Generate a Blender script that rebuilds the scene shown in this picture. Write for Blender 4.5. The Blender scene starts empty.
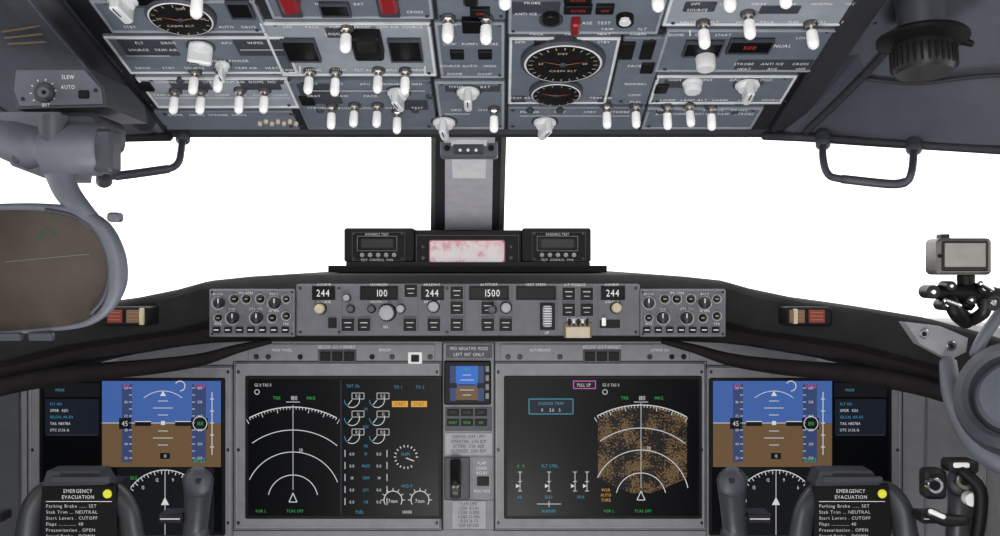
import bpy, bmesh, math, random
from mathutils import Vector, Matrix
random.seed(7)
CZ=1.25; F=1000.0
sc=bpy.context.scene
COL=sc.collection
try:
    sc.view_settings.view_transform='Standard'; sc.view_settings.look='None'
except Exception as e: print(e)

def P(px,py,d): return Vector(((px-500)*d/F,d,CZ+(268-py)*d/F))
def s2l(c):
    return tuple(((x/255)/12.92 if x/255<=0.04045 else ((x/255+0.055)/1.055)**2.4) for x in c)
# ---------------- materials
MATS={}
def mat(name,col,rough=0.5,metal=0.0,emit=0.0,var=0.08,bump=0.0,scale=60,spec=0.5,coat=0.0):
    if name in MATS: return MATS[name]
    m=bpy.data.materials.new(name); m.use_nodes=True
    nt=m.node_tree; bs=nt.nodes['Principled BSDF']
    c=s2l(col)
    bs.inputs['Roughness'].default_value=rough; bs.inputs['Metallic'].default_value=metal
    bs.inputs['Specular IOR Level'].default_value=spec
    bs.inputs['Coat Weight'].default_value=coat
    tc=nt.nodes.new('ShaderNodeTexCoord'); nz=nt.nodes.new('ShaderNodeTexNoise')
    nz.inputs['Scale'].default_value=scale; nz.inputs['Detail'].default_value=3
    nt.links.new(tc.outputs['Object'],nz.inputs['Vector'])
    rp=nt.nodes.new('ShaderNodeValToRGB')
    rp.color_ramp.elements[0].position=0.3; rp.color_ramp.elements[1].position=0.7
    rp.color_ramp.elements[0].color=tuple(x*(1-var) for x in c)+(1,)
    rp.color_ramp.elements[1].color=tuple(min(1,x*(1+var)) for x in c)+(1,)
    nt.links.new(nz.outputs['Fac'],rp.inputs['Fac'])
    nt.links.new(rp.outputs['Color'],bs.inputs['Base Color'])
    if emit>0:
        bs.inputs['Emission Color'].default_value=c+(1,)
        bs.inputs['Emission Strength'].default_value=emit
    if bump>0:
        bp=nt.nodes.new('ShaderNodeBump'); bp.inputs['Strength'].default_value=bump; bp.inputs['Distance'].default_value=0.001
        n2=nt.nodes.new('ShaderNodeTexNoise'); n2.inputs['Scale'].default_value=scale*8
        nt.links.new(tc.outputs['Object'],n2.inputs['Vector'])
        nt.links.new(n2.outputs['Fac'],bp.inputs['Height']); nt.links.new(bp.outputs['Normal'],bs.inputs['Normal'])
    MATS[name]=m; return m
def em(name,col,st=0.9): # luminous display colour
    if name in MATS: return MATS[name]
    m=bpy.data.materials.new(name); m.use_nodes=True
    bs=m.node_tree.nodes['Principled BSDF']; c=s2l(col)
    bs.inputs['Base Color'].default_value=(0.01,0.01,0.01,1); bs.inputs['Roughness'].default_value=0.35
    bs.inputs['Specular IOR Level'].default_value=0.12
    bs.inputs['Emission Color'].default_value=c+(1,); bs.inputs['Emission Strength'].default_value=st
    MATS[name]=m; return m

mat('panel_gray',(136,136,140),0.55,bump=0.1)
mat('panel_gray_lt',(164,164,167),0.5)
mat('panel_gray_dk',(80,82,86),0.6)
mat('mcp_gray',(100,101,106),0.55,bump=0.1)
mat('oh_gray',(100,107,118),0.55,bump=0.1)
mat('oh_light',(208,210,212),0.5)
mat('oh_mid',(146,151,159),0.5)
mat('oh_dark',(54,58,66),0.55)
mat('oh_gap',(26,28,32),0.7)
mat('liner_gray',(76,79,88),0.7,bump=0.3,scale=40)
mat('liner_lower',(64,67,76),0.55,bump=0.2,scale=40)
mat('liner_dark',(34,35,40),0.7,bump=0.2)
mat('black',(13,13,14),0.5,spec=0.22)
mat('black_matte',(18,17,18),0.85,bump=0.5,spec=0.3)
mat('glare_pad',(32,30,31),0.85,bump=0.8,scale=30,var=0.2,spec=0.3)
mat('glare_under',(24,20,21),0.8,var=0.2,spec=0.25)
mat('white_plastic_and_glint',(250,250,248),0.35,var=0.01)
mat('knob_gray',(208,210,210),0.4,var=0.03)
mat('label_white',(236,237,237),0.6,var=0.02)
mat('screw',(50,50,52),0.4,metal=0.6)
mat('metal',(190,182,170),0.3,metal=1.0)
mat('chrome',(225,225,228),0.12,metal=1.0)
mat('red_guard',(130,18,24),0.4)
mat('amber',(170,104,56),0.5)
mat('beige',(196,182,158),0.5)
mat('tan',(112,92,72),0.6)
mat('yoke',(54,56,59),0.4,var=0.1)
mat('yoke_dk',(27,27,29),0.4,spec=0.35)
mat('yellow_dot',(225,225,60),0.5,emit=0.15)
mat('pinktext',(206,120,136),0.6)
mat('mount_gray',(90,93,102),0.5)
mat('mount_dk',(56,59,67),0.5)
mat('silver',(112,110,106),0.35,metal=0.4)
mat('cam_screen',(140,137,132),0.2)
mat('frame_green',(96,104,96),0.6)
mat('post_gray',(200,200,208),0.4)
mat('post_light',(246,246,250),0.35)
mat('wall_mat',(140,140,140),0.8)
mat('floor_mat',(60,60,64),0.9)
mat('gauge_black',(14,12,13),0.4,spec=0.3)
mat('lcd',(9,10,11),0.35,spec=0.15)
mat('screen',(4,6,9),0.3,spec=0.13)
mat('tag_red',(124,42,38),0.5)
em('e_white',(215,218,220)); em('e_cyan',(70,150,178)); em('e_green',(60,165,80)); em('e_mag',(190,90,165))
em('e_sky',(66,100,168)); em('e_ground',(108,84,58)); em('e_amber',(222,160,60)); em('e_navy',(13,22,36)); em('e_grayd',(70,76,84))
em('e_red',(180,50,40)); em('e_dark',(9,12,17)); em('e_blue2',(50,112,205)); em('e_tape',(56,70,112)); em('e_digit',(235,235,235),1.0); em('e_hud',(52,110,60),0.8)
def noisy(name,scale,stops,rough=0.5,emit=0.0,interp='LINEAR',detail=5,nr=0.6,coat=0.0,spec=0.5,gate=None):
    m=bpy.data.materials.new(name); m.use_nodes=True; nt=m.node_tree; bs=nt.nodes['Principled BSDF']
    tc=nt.nodes.new('ShaderNodeTexCoord'); n=nt.nodes.new('ShaderNodeTexNoise'); n.inputs['Scale'].default_value=scale; n.inputs['Detail'].default_value=detail; n.inputs['Roughness'].default_value=nr
    nt.links.new(tc.outputs['Object'],n.inputs['Vector'])
    r=nt.nodes.new('ShaderNodeValToRGB'); r.color_ramp.interpolation=interp
    r.color_ramp.elements[0].position=stops[0][0]; r.color_ramp.elements[0].color=s2l(stops[0][1])+(1,)
    r.color_ramp.elements[1].position=stops[-1][0]; r.color_ramp.elements[1].color=s2l(stops[-1][1])+(1,)
    for p,c in stops[1:-1]:
        e=r.color_ramp.elements.new(p); e.color=s2l(c)+(1,)
    src=n.outputs['Fac']
    if gate:
        g=nt.nodes.new('ShaderNodeTexNoise'); g.inputs['Scale'].default_value=gate; g.inputs['Detail'].default_value=2
        nt.links.new(tc.outputs['Object'],g.inputs['Vector'])
        ma=nt.nodes.new('ShaderNodeMath'); ma.operation='MULTIPLY_ADD'; ma.inputs[1].default_value=0.75; 
        nt.links.new(g.outputs['Fac'],ma.inputs[0]); nt.links.new(n.outputs['Fac'],ma.inputs[2]); 
        mb=nt.nodes.new('ShaderNodeMath'); mb.operation='SUBTRACT'; mb.inputs[1].default_value=0.375
        nt.links.new(ma.outputs[0],mb.inputs[0]); src=mb.outputs[0]
    nt.links.new(src,r.inputs['Fac'])
    bs.inputs['Roughness'].default_value=rough; bs.inputs['Coat Weight'].default_value=coat; bs.inputs['Specular IOR Level'].default_value=spec
    if emit>0:
        bs.inputs['Base Color'].default_value=(0.01,0.01,0.01,1); bs.inputs['Specular IOR Level'].default_value=0.12
        nt.links.new(r.outputs['Color'],bs.inputs['Emission Color']); bs.inputs['Emission Strength'].default_value=emit
    else: nt.links.new(r.outputs['Color'],bs.inputs['Base Color'])
    MATS[name]=m
noisy('wx',330,[(0,(8,9,9)),(0.525,(80,60,38)),(0.56,(132,102,66)),(0.62,(98,76,46)),(0.70,(78,84,44))],0.4,0.85,'CONSTANT',3,0.6,gate=34)
noisy('hud_glass_reflection',7,[(0.35,(46,39,34)),(0.7,(74,65,57))],0.15,spec=0.22)  # brown reflection painted into the opaque glass colour
noisy('pinklabel',50,[(0.36,(240,176,188)),(0.48,(254,238,238)),(0.7,(255,250,249))],0.5)
def glassmat():
    m=bpy.data.materials.new('window_glass'); m.use_nodes=True; nt=m.node_tree
    nt.nodes.remove(nt.nodes['Principled BSDF']); o=nt.nodes['Material Output']
    t=nt.nodes.new('ShaderNodeBsdfTransparent'); g=nt.nodes.new('ShaderNodeBsdfGlossy'); g.inputs['Roughness'].default_value=0.02
    x=nt.nodes.new('ShaderNodeMixShader'); x.inputs[0].default_value=0.04
    nt.links.new(t.outputs[0],x.inputs[1]); nt.links.new(g.outputs[0],x.inputs[2]); nt.links.new(x.outputs[0],o.inputs[0]); MATS['glass']=m
glassmat()

# ---------------- frames
class FR:
    def __init__(s,O,U,V):
        s.O=Vector(O); s.U=Vector(U).normalized(); s.V=Vector(V).normalized(); s.W=s.U.cross(s.V)
        s.M=Matrix.Translation(s.O)@Matrix((s.U,s.V,s.W)).transposed().to_4x4()
    def hit(s,px,py,w=0):
        C=Vector((0,0,CZ)); r=Vector(((px-500)/F,1,(268-py)/F)); O=s.O+s.W*w
        t=(O-C).dot(s.W)/r.dot(s.W); p=C+r*t-O
        return p.dot(s.U),p.dot(s.V)
    def sx(s,px,py,w=0):
        a=s.hit(px,py,w); b=s.hit(px+1,py,w); return abs(b[0]-a[0])
def vframe(y): return FR((0,y,CZ),(1,0,0),(0,0,1))

GL={}
def glyph(ch):
    if ch in GL: return GL[ch]
    c=bpy.data.curves.new('g','FONT'); c.body=ch; c.size=1; c.resolution_u=2
    o=bpy.data.objects.new('g',c); COL.objects.link(o)
    dg=bpy.context.evaluated_depsgraph_get(); oe=o.evaluated_get(dg); me=oe.to_mesh()
    vs=[(v.co.x,v.co.y) for v in me.vertices]; fs=[list(p.vertices) for p in me.polygons]
    oe.to_mesh_clear(); bpy.data.objects.remove(o); bpy.data.curves.remove(c)
    w=max([v[0] for v in vs],default=0.3); GL[ch]=(vs,fs,w); return GL[ch]

class MB:
    def __init__(s,name,parent=None):
        s.name=name; s.parent=parent; s.v=[]; s.f=[]; s.m=[]; s.mats=[]
    def mi(s,m):
        if m not in s.mats: s.mats.append(m)
        return s.mats.index(m)
    def add(s,verts,faces,m,M=None):
        k=len(s.v); i=s.mi(m)
        for q in verts:
            q=Vector(q); s.v.append(M@q if M is not None else q)
        for f in faces: s.f.append([k+a for a in f]); s.m.append(i)
    def rings(s,rings,m,M=None,cap0=True,cap1=True):
        n=len(rings[0]); V=[q for r in rings for q in r]; Fc=[]
        for a in range(len(rings)-1):
            for j in range(n):
                Fc.append([a*n+j,a*n+(j+1)%n,(a+1)*n+(j+1)%n,(a+1)*n+j])
        if cap0: Fc.append(list(range(n))[::-1])
        if cap1: Fc.append([(len(rings)-1)*n+j for j in range(n)])
        s.add(V,Fc,m,M)
    def rr(s,u0,v0,u1,v1,r,n=3):
        r=max(0.00005,min(r,abs(u1-u0)/2*.99,abs(v1-v0)/2*.99)); o=[]
        for (cx,cy,a0) in ((u1-r,v1-r,0),(u0+r,v1-r,90),(u0+r,v0+r,180),(u1-r,v0+r,270)):
            for k in range(n+1):
                a=math.radians(a0+90*k/n); o.append((cx+r*math.cos(a),cy+r*math.sin(a)))
        return o
    def box(s,fr,u0,v0,u1,v1,w0,w1,m,r=0.001,b=0.0006,M=None):
        M=fr.M if M is None else M
        if u0>u1:u0,u1=u1,u0
        if v0>v1:v0,v1=v1,v0
        b=min(b,(u1-u0)*.3,(v1-v0)*.3)
        A=s.rr(u0,v0,u1,v1,r); B=s.rr(u0+b,v0+b,u1-b,v1-b,max(r-b,0.0001))
        s.rings([[(x,y,w0) for x,y in A],[(x,y,w1-b) for x,y in A],[(x,y,w1) for x,y in B]],m,M)
    def prect(s,fr,x0,y0,x1,y1,w):
        cx=(x0+x1)/2; cy=(y0+y1)/2; u,_=fr.hit(cx,cy,w); k=fr.sx(cx,cy,w)
        h=(x1-x0)*k/2; va=fr.hit(cx,y0,w)[1]; vb=fr.hit(cx,y1,w)[1]
        return u-h,min(va,vb),u+h,max(va,vb)
    def pbox(s,fr,x0,y0,x1,y1,w0,w1,m,r=0.001,b=0.0006):
        u0,v0,u1,v1=s.prect(fr,x0,y0,x1,y1,w1); s.box(fr,u0,v0,u1,v1,w0,w1,m,r,b)
    def pframe(s,fr,x0,y0,x1,y1,t,w0,w1,m):
        u0,v0,u1,v1=s.prect(fr,x0,y0,x1,y1,w1)
        s.box(fr,u0,v1-t,u1,v1,w0,w1,m,.0003,.0002); s.box(fr,u0,v0,u1,v0+t,w0,w1,m,.0003,.0002)
        s.box(fr,u0,v0+t,u0+t,v1-t,w0,w1,m,.0003,.0002); s.box(fr,u1-t,v0+t,u1,v1-t,w0,w1,m,.0003,.0002)
    def lathe(s,fr,u,v,prof,m,n=18,M=None,cap0=True,cap1=True):
        M=fr.M if M is None else M
        s.rings([[(u+r*math.cos(2*math.pi*k/n),v+r*math.sin(2*math.pi*k/n),w) for k in range(n)] for r,w in prof],m,M,cap0,cap1)
    def pcyl(s,fr,px,py,rpx,w0,w1,m,n=18,b=0.0008):
        u,v=fr.hit(px,py,w1); r=rpx*fr.sx(px,py,w1); b=min(b,r*.3)
        s.lathe(fr,u,v,[(r,w0),(r,w1-b),(r-b,w1)],m,n)
    def poly(s,fr,pts,w,m,w0=None):
        q=[fr.hit(x,y,w) for x,y in pts]
        if w0 is None: s.add([(a,b,w) for a,b in q],[list(range(len(q)))],m,fr.M)
        else: s.rings([[(a,b,w0) for a,b in q],[(a,b,w) for a,b in q]],m,fr.M)
    def line(s,fr,x0,y0,x1,y1,t,w,m):
        a=Vector(fr.hit(x0,y0,w)); b=Vector(fr.hit(x1,y1,w)); d=(b-a)
        if d.length<1e-7: return
        n=Vector((-d.y,d.x)).normalized()*t*fr.sx(x0,y0,w)/2
        s.add([(*(a+n),w),(*(a-n),w),(*(b-n),w),(*(b+n),w)],[[0,1,2,3]],m,fr.M)
    def arc(s,fr,px,py,r,a0,a1,t,w,m,n=32,xlim=None):
        pts=[]
        for k in range(n+1):
            a=math.radians(a0+(a1-a0)*k/n); x=px+r*math.cos(a); y=py-r*math.sin(a)
            pts.append((x,y))
        for k in range(n):
            if xlim and (min(pts[k][0],pts[k+1][0])<xlim[0] or max(pts[k][0],pts[k+1][0])>xlim[1]): continue
            s.line(fr,*pts[k],*pts[k+1],t,w,m)
    def text(s,fr,px,py,size,txt,w,m,al='c',cond=0.8):
        k=fr.sx(px,py,w)*size/0.7; tot=0; L=[]
        for ch in txt:
            if ch==' ': tot+=0.4; continue
            g=glyph(ch); L.append((g,tot)); tot+=g[2]+0.11
        u,v=fr.hit(px,py,w); off=-tot/2 if al=='c' else 0
        for g,x in L:
            s.add([(u+(x+off+a)*k*cond,v+(b-.35)*k,w) for a,b in g[0]],g[1],m,fr.M)
    def tube(s,pts,rad,m,n=14,flat=1.0,up=None):
        pts=[Vector(p) for p in pts]
        if not hasattr(rad,'__len__'): rad=[rad]*len(pts)
        Q=[];R=[]
        for i in range(len(pts)-1):
            p0=pts[max(i-1,0)];p1=pts[i];p2=pts[i+1];p3=pts[min(i+2,len(pts)-1)]
            for k in range(5):
                t=k/5; Q.append(0.5*((2*p1)+(p2-p0)*t+(2*p0-5*p1+4*p2-p3)*t*t+(3*p1-p0-3*p2+p3)*t**3)); R.append(rad[i]*(1-t)+rad[i+1]*t)
        Q.append(pts[-1]);R.append(rad[-1])
        rings=[]; N=None
        for i,q in enumerate(Q):
            T=(Q[min(i+1,len(Q)-1)]-Q[max(i-1,0)]).normalized()
            if N is None:
                N=Vector(up) if up else Vector((0,1,0)); 
                if abs(N.dot(T))>.95: N=Vector((1,0,0))
            N=(N-T*N.dot(T)).normalized(); B=T.cross(N)
            rings.append([q+(N*math.cos(2*math.pi*k/n)*flat+B*math.sin(2*math.pi*k/n))*R[i] for k in range(n)])
        def endr(c,ring,T,r): return [c+(p-c)*.6+T*r*.5 for p in ring]
        T0=(Q[0]-Q[1]).normalized();T1=(Q[-1]-Q[-2]).normalized()
        rings=[endr(Q[0],rings[0],T0,R[0])]+rings+[endr(Q[-1],rings[-1],T1,R[-1])]
        s.rings(rings,m)
    def build(s,parent=None):
        me=bpy.data.meshes.new(s.name); me.from_pydata([tuple(v) for v in s.v],[],s.f)
        for m in s.mats: me.materials.append(MATS[m])
        me.polygons.foreach_set('material_index',s.m)
        me.update()
        bm=bmesh.new(); bm.from_mesh(me); bmesh.ops.recalc_face_normals(bm,faces=bm.faces); bm.to_mesh(me); bm.free()
        for p in me.polygons: p.use_smooth=True
        try: me.set_sharp_from_angle(angle=math.radians(38))
        except Exception as e: pass
        o=bpy.data.objects.new(s.name,me); COL.objects.link(o)
        pr=parent or s.parent
        if pr: o.parent=pr
        return o
def empty(name):
    e=bpy.data.objects.new(name,None); COL.objects.link(e); return e

CX=-0.0515
# =============== ROOM SHELL
def simplebox(name,x0,y0,z0,x1,y1,z1,m):
    b=MB(name); fr=FR((0,0,0),(1,0,0),(0,1,0)); b.box(fr,x0,y0,x1,y1,z0,z1,m,.002,.002); return b.build()
simplebox('floor',-1.0,-0.9,-0.03,.9,2.0,0,'floor_mat')
for nm,x0,x1 in (('wall_left',CX-.90,CX-.84),('wall_right',CX+.84,CX+.90)):
    b=MB(nm); fr=FR((0,0,0),(1,0,0),(0,1,0))
    b.box(fr,x0,-.9,x1,1.9,0,CZ-.095,'wall_mat'); b.box(fr,x0,-.9,x1,1.3,CZ+.26,CZ+.5,'wall_mat')
    for y in (-.9,-.15,.55): b.box(fr,x0,y,x1,y+.08,CZ-.096,CZ+.261,'liner_gray')
    b.build()
b=MB('wall_back'); fr=FR((0,0,0),(1,0,0),(0,1,0))
b.box(fr,-.95,-.95,-.40,-.9,0,CZ+.5,'wall_mat'); b.box(fr,.30,-.95,.85,-.9,0,CZ+.5,'wall_mat'); b.build()
simplebox('ceiling',-.95,-.95,CZ+.5,.85,1.3,CZ+.54,'liner_gray')

for i,(xa,xb) in enumerate(((CX-.83,CX-.075),(CX+.075,CX+.83))):
    b=MB('window_%d'%(i+1))
    y0,z0,y1,z1=2.03,CZ-.10,1.31,CZ+.36
    b.add([(xa,y0,z0),(xb,y0,z0),(xb,y1,z1),(xa,y1,z1)],[[0,1,2,3]],'glass')
    b.tube([(xa,y1,z1+.02),(xb,y1,z1+.02)],.02,'liner_dark'); b.tube([(xa,y0,z0-.012),(xb,y0,z0-.012)],.012,'liner_dark')
    b.build()

# centre post
b=MB('windshield_center_post')
def quadstrip(b,rows,m,th=.02):
    V=[];Fc=[]
    for (a,c,py,d) in rows:
        V+= [P(a,py,d),P(c,py,d),P(c,py,d)+Vector((0,th,th*.6)),P(a,py,d)+Vector((0,th,th*.6))]
    n=len(rows)
    for i in range(n-1):
        for j in range(4): Fc.append([i*4+j,i*4+(j+1)%4,(i+1)*4+(j+1)%4,(i+1)*4+j])
    Fc+= [[0,1,2,3],[4*n-4,4*n-3,4*n-2,4*n-1]]
    b.add(V,Fc,m)
quadstrip(b,[(431,507,118,1.33),(431,505,190,1.62),(430,503,272,1.9)],'frame_green',.03)
quadstrip(b,[(436,502,118,1.32),(435,500,190,1.60),(435,498,272,1.88)],'liner_dark',.02)
quadstrip(b,[(443,497,118,1.31),(445,493,160,1.47),(445,491,272,1.85)],'post_gray',.03)
quadstrip(b,[(451,487,140,1.38),(453,485,190,1.57),(453,484,272,1.83)],'post_light',.01)
frp=vframe(1.40)
b.pbox(frp,440,133,498,157,-.03,0,'mount_gray',.004,.002)
for x in (447,491): b.pcyl(frp,x,148,3,0,.003,'black')
b.pbox(frp,453,137,484,154,0,.006,'mount_dk',.003,.002)
for x in (460,468,476): b.pcyl(frp,x,150,1.6,.004,.008,'label_white')
b.build()

# =============== OVERHEAD PANEL
OH=empty('overhead_panel')
pa=P(467,131,1.2); pb=P(467,0,0.92); pb.x=pa.x
fo=FR(pa,(1,0,0),pb-pa)
base=MB('panel_base',OH)
hw=.362
base.box(fo,-hw,0,hw,1.0,-.05,0,'oh_gap',.01,.004)
base.box(fo,-hw-.02,-.014,hw+.02,.004,-.06,.004,'liner_dark',.006,.004)
for sgn in (-1,1):
    a=sgn*hw; c=sgn*(hw+.03)
    base.box(fo,a,-.01,c,1.0,-.06,.008,'oh_gray' if sgn<0 else 'liner_dark',.006,.004)
base.build()
mod=MB('module_plates',OH); lab=MB('labels',OH)
def module(x0,y0,x1,y1,m='oh_gray',fm=None,w=.004,screws=True):
    mod.pbox(fo,x0,y0,x1,y1,-.002,w,m,.002,.0012)
    if fm: mod.pframe(fo,x0+1,y0+1,x1-1,y1-1,.0026,w-.001,w+.0012,fm)
    if screws:
        for x in (x0+5,x1-5):
            for y in (y0+3,y1-3): mod.pcyl(fo,x,y,2.0,w,w+.0012,'screw',10)
module(92,-26,262,-2,'oh_gray'); module(100,1,262,34,'oh_gray','oh_mid')
module(116,37,292,75,'oh_gray','oh_light'); module(146,78,294,109,'oh_mid','oh_light')
module(264,-20,432,20,'oh_gray','oh_mid'); module(270,23,434,77,'oh_mid','oh_light'); module(297,80,434,130,'oh_gray','oh_gray'); module(160,112,296,130,'oh_gray')
module(436,-20,506,20,'oh_gray'); module(437,23,505,79,'oh_gray','oh_mid'); module(437,82,505,130,'oh_gray','oh_mid')
module(508,-20,666,35,'oh_gray','oh_mid'); module(508,38,614,105,'oh_gray','oh_light'); module(508,108,642,130,'oh_gray')
module(616,38,657,105,'oh_gray'); module(644,108,758,130,'oh_gray','oh_mid')
module(668,-18,880,27,'oh_mid','oh_light'); module(660,30,832,73,'oh_gray','oh_mid'); module(652,76,790,105,'oh_gray','oh_light')
mod.pbox(fo,641,42,654,60,.003,.006,'black',.001); mod.pbox(fo,641,64,654,74,.003,.006,'black',.001)
for x0,y0,x1,y1 in ((122,40,176,56),(236,40,286,56),(300,84,340,104),(392,100,428,110),(445,86,500,92),(512,2,560,14),(736,60,812,70),(664,80,688,88),(684,2,716,12),(760,6,800,14),(170,80,210,90),(240,80,280,90),(326,28,344,38),(512,96,526,103),(598,96,610,103)):
    mod.pbox(fo,x0,y0,x1,y1,.003,.0046,'oh_dark',.0015,.0003)
words=['FUEL','PUMPS','OFF','ON','STBY','POWER','BAT','GEN','APU','BUS','AUTO','ENG','START','GRD','CONT','FLT','HEAT','PROBE','ANTI ICE','PACK','HIGH','LOW','TEST','WIPER','LOGO','WING','STROBE','YAW','FLT ALT','LAND ALT','TRIM AIR','MANUAL','VALVE','CABIN','DOME','NORMAL','OVHT','DRIVE','SOURCE','CROSS']
def T(x,y,t,s=4.8,m='label_white',w=.0062,fr=fo,B=lab): B.text(fr,x,y,s,t,w,m,cond=.72)
sw=MB('toggle_switches',OH); kn=MB('rotary_knobs',OH)
def toggle(px,py,L=.030,big=1.0,tilt=0):
    u,v=fo.hit(px,py,L*.80)
    M=fo.M@Matrix.Translation((u,v,0))@Matrix.Rotation(math.radians(tilt),4,'X')
    r=.0047*big
    sw.lathe(fo,0,0,[(.0070,.004),(.0070,.0065),(.0060,.007)],'oh_dark',20,M)
    sw.lathe(fo,0,0,[(.0056,.006),(.0056,.009),(.0046,.010)],'metal',6,M)
    sw.lathe(fo,0,0,[(.0022,.008),(.0028,L*.55)],'chrome',10,M)
    w0=L*.46
    sw.lathe(fo,0,0,[(r*.7,w0),(r*.95,w0+.001),(r,w0+.004),(r*1.05,w0+.013),(r*.9,w0+.017),(r*.5,w0+.019)],'white_plastic_and_glint',14,M)
def barknob(px,py,s=1.0,rot=0,m='knob_gray'):
    u,v=fo.hit(px,py,.014)
    M=fo.M@Matrix.Translation((u,v,0))@Matrix.Rotation(math.radians(rot),4,'Z')
    kn.lathe(fo,0,0,[(.0150*s,.004),(.0150*s,.0052)],'oh_dark',24,M)
    kn.lathe(fo,0,0,[(.0125*s,.004),(.0125*s,.0075),(.0105*s,.009),(.0095*s,.012)],m,24,M)
    kn.box(fo,-.0042*s,-.0125*s,.0042*s,.0125*s,.008,.024,m,.003,.002,M)
    kn.box(fo,-.0006,0,.0006,.0115*s,.023,.0245,'black',.0002,.0001,M)
def rknob(px,py,rp,h=.014,m='knob_gray'):
    u,v=fo.hit(px,py,h); r=rp*fo.sx(px,py,h)
    kn.lathe(fo,u,v,[(r*1.15,.004),(r*1.1,.007),(r,.008),(r*.95,h),(r*.8,h+.002)],m,24)
for x,y in ((174,107),(194,88),(200,106),(219,86),(239,106),(264,106),(309,88),(335,88),(378,87),(405,87),(346,46),(448,36),(486,36),
            (331,121),(354,121),(377,121),(397,126),(494,124),(607,121),(636,121),(668,121),(690,121),(712,122),
            (704,41),(749,32),(812,42),(785,0),(196,8),(505,2),(658,2),(730,2)):
    toggle(x,y,big=1.0 if y>60 else 1.15,tilt=random.uniform(-9,7))
for x,y,s_,r_ in ((122,7,1.15,10),(200,55,.95,70),(222,72,.6,0),(468,99,1.0,0),(398,100,.95,15),(444,129,1.05,5),(545,129,1.05,-20),(748,92,1.05,0)):
    barknob(x,y,s_,r_)
rknob(706,68,10,.020); rknob(693,91,9,.014,'knob_gray')
for i in range(7): rknob(260+6*i,124-(i%2)*2,2.0,.006,'beige')
sw.build(); kn.build()
ga=MB('gauges',OH)
def gauge(px,py,rp,marks=12):
    u,v=fo.hit(px,py,.008); r=rp*fo.sx(px,py,.008)
    ga.lathe(fo,u,v,[(r*1.12,.003),(r*1.12,.009),(r*1.03,.011),(r,.0085)],'oh_dark',36)
    ga.lathe(fo,u,v,[(r*1.03,.0106),(r*1.0,.0112)],'oh_light',36); ga.lathe(fo,u,v,[(r*.97,.008),(r*.97,.01125)],'gauge_black',36)
    for k in range(marks):
        a=2*math.pi*k/marks; c,s_=math.cos(a),math.sin(a); q=.0004
        p=[(u+c*r*.80-s_*q,v+s_*r*.80+c*q,.0116),(u+c*r*.80+s_*q,v+s_*r*.80-c*q,.0116),(u+c*r*.92+s_*q,v+s_*r*.92-c*q,.0116),(u+c*r*.92-s_*q,v+s_*r*.92+c*q,.0116)]
        ga.add(p,[[0,1,2,3]],'beige',fo.M)
    for a in (2.8,0.3):
        c,s_=math.cos(a),math.sin(a)
        ga.add([(u-s_*.0008,v+c*.0008,.0119),(u+s_*.0008,v-c*.0008,.0119),(u+c*r*.7,v+s_*r*.7,.0119)],[[0,1,2]],'amber',fo.M)
    ga.lathe(fo,u,v,[(r*.10,.011),(r*.08,.0125)],'oh_dark',16)
    if rp>30:
        for (dx,dy,t) in ((0,-8,'DIFF'),(0,9,'CABIN ALT'),(-22,2,'20'),(22,2,'40')): ga.text(fo,px+dx,py+dy,4.2,t,.0118,'beige')
gauge(563,62,38,24); gauge(556,93,24,14); gauge(181,17,31,16); gauge(558,-22,32)
for x0,y0,x1,y1 in ((284,42,318,63),(389,42,422,63),(684,44,722,58),(120,-8,160,8),(228,4,252,20),(320,6,350,18),(728,42,772,55)):
    ga.pbox(fo,x0,y0,x1,y1,.003,.008,'lcd',.001); ga.pframe(fo,x0,y0,x1,y1,.0016,.006,.0095,'oh_dark')
ga.text(fo,750,48,7,'500',.0085,'e_red')
ga.text(fo,703,51,6,'1013',.0085,'e_grayd')
ga.pbox(fo,352,40,382,62,.003,.016,'black',.003,.002); ga.pbox(fo,357,44,376,54,.015,.024,'black_matte',.002,.002)
ga.pbox(fo,462,22,484,34,.003,.010,'lcd',.001); ga.pbox(fo,463,-6,478,8,.003,.02,'black',.002,.002)
for x in (287,387):
    ga.pbox(fo,x-9,-9,x+9,16,.004,.020,'red_guard',.003,.003); ga.pbox(fo,x-11,-12,x+11,18,.003,.006,'oh_dark',.002)
ga.pbox(fo,571,26,580,36,.004,.014,'red_guard',.002,.002)
for x0,y0,x1,y1 in ((564,7,592,15),(596,7,614,15),(564,-3,592,4),(470,10,490,18),(160,-14,190,-6)):
    ga.pbox(fo,x0,y0,x1,y1,.003,.008,'black',.0008); ga.text(fo,(x0+x1)/2,(y0+y1)/2,4.6,'ALIGN' if x1-x0>24 else 'ON',.0084,'e_red',cond=.7)
for x0,y0,x1,y1 in ((478,52,492,60),(450,52,464,60),(620,44,634,60),(534,42,548,47),(138,84,152,92),(300,98,314,106),(655,86,668,94)):
    ga.pbox(fo,x0,y0,x1,y1,.003,.007,'black',.0008)
ga.pcyl(fo,625,24,9,.003,.012,'black',20); ga.pcyl(fo,625,24,6,.01,.014,'knob_gray',20)
ga.pcyl(fo,551,22,12,.003,.008,'oh_dark',24); ga.pcyl(fo,551,22,9,.006,.012,'gauge_black',24)
for x,y in ((530,112),(560,112),(660,113),(735,113),(320,112),(415,112),(280,83),(180,82),(450,90),(486,90),(760,84),(430,98)):
    ga.pcyl(fo,x,y,4,.003,.007,'oh_dark',16)
ga.build()
R=random.Random(3)
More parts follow.
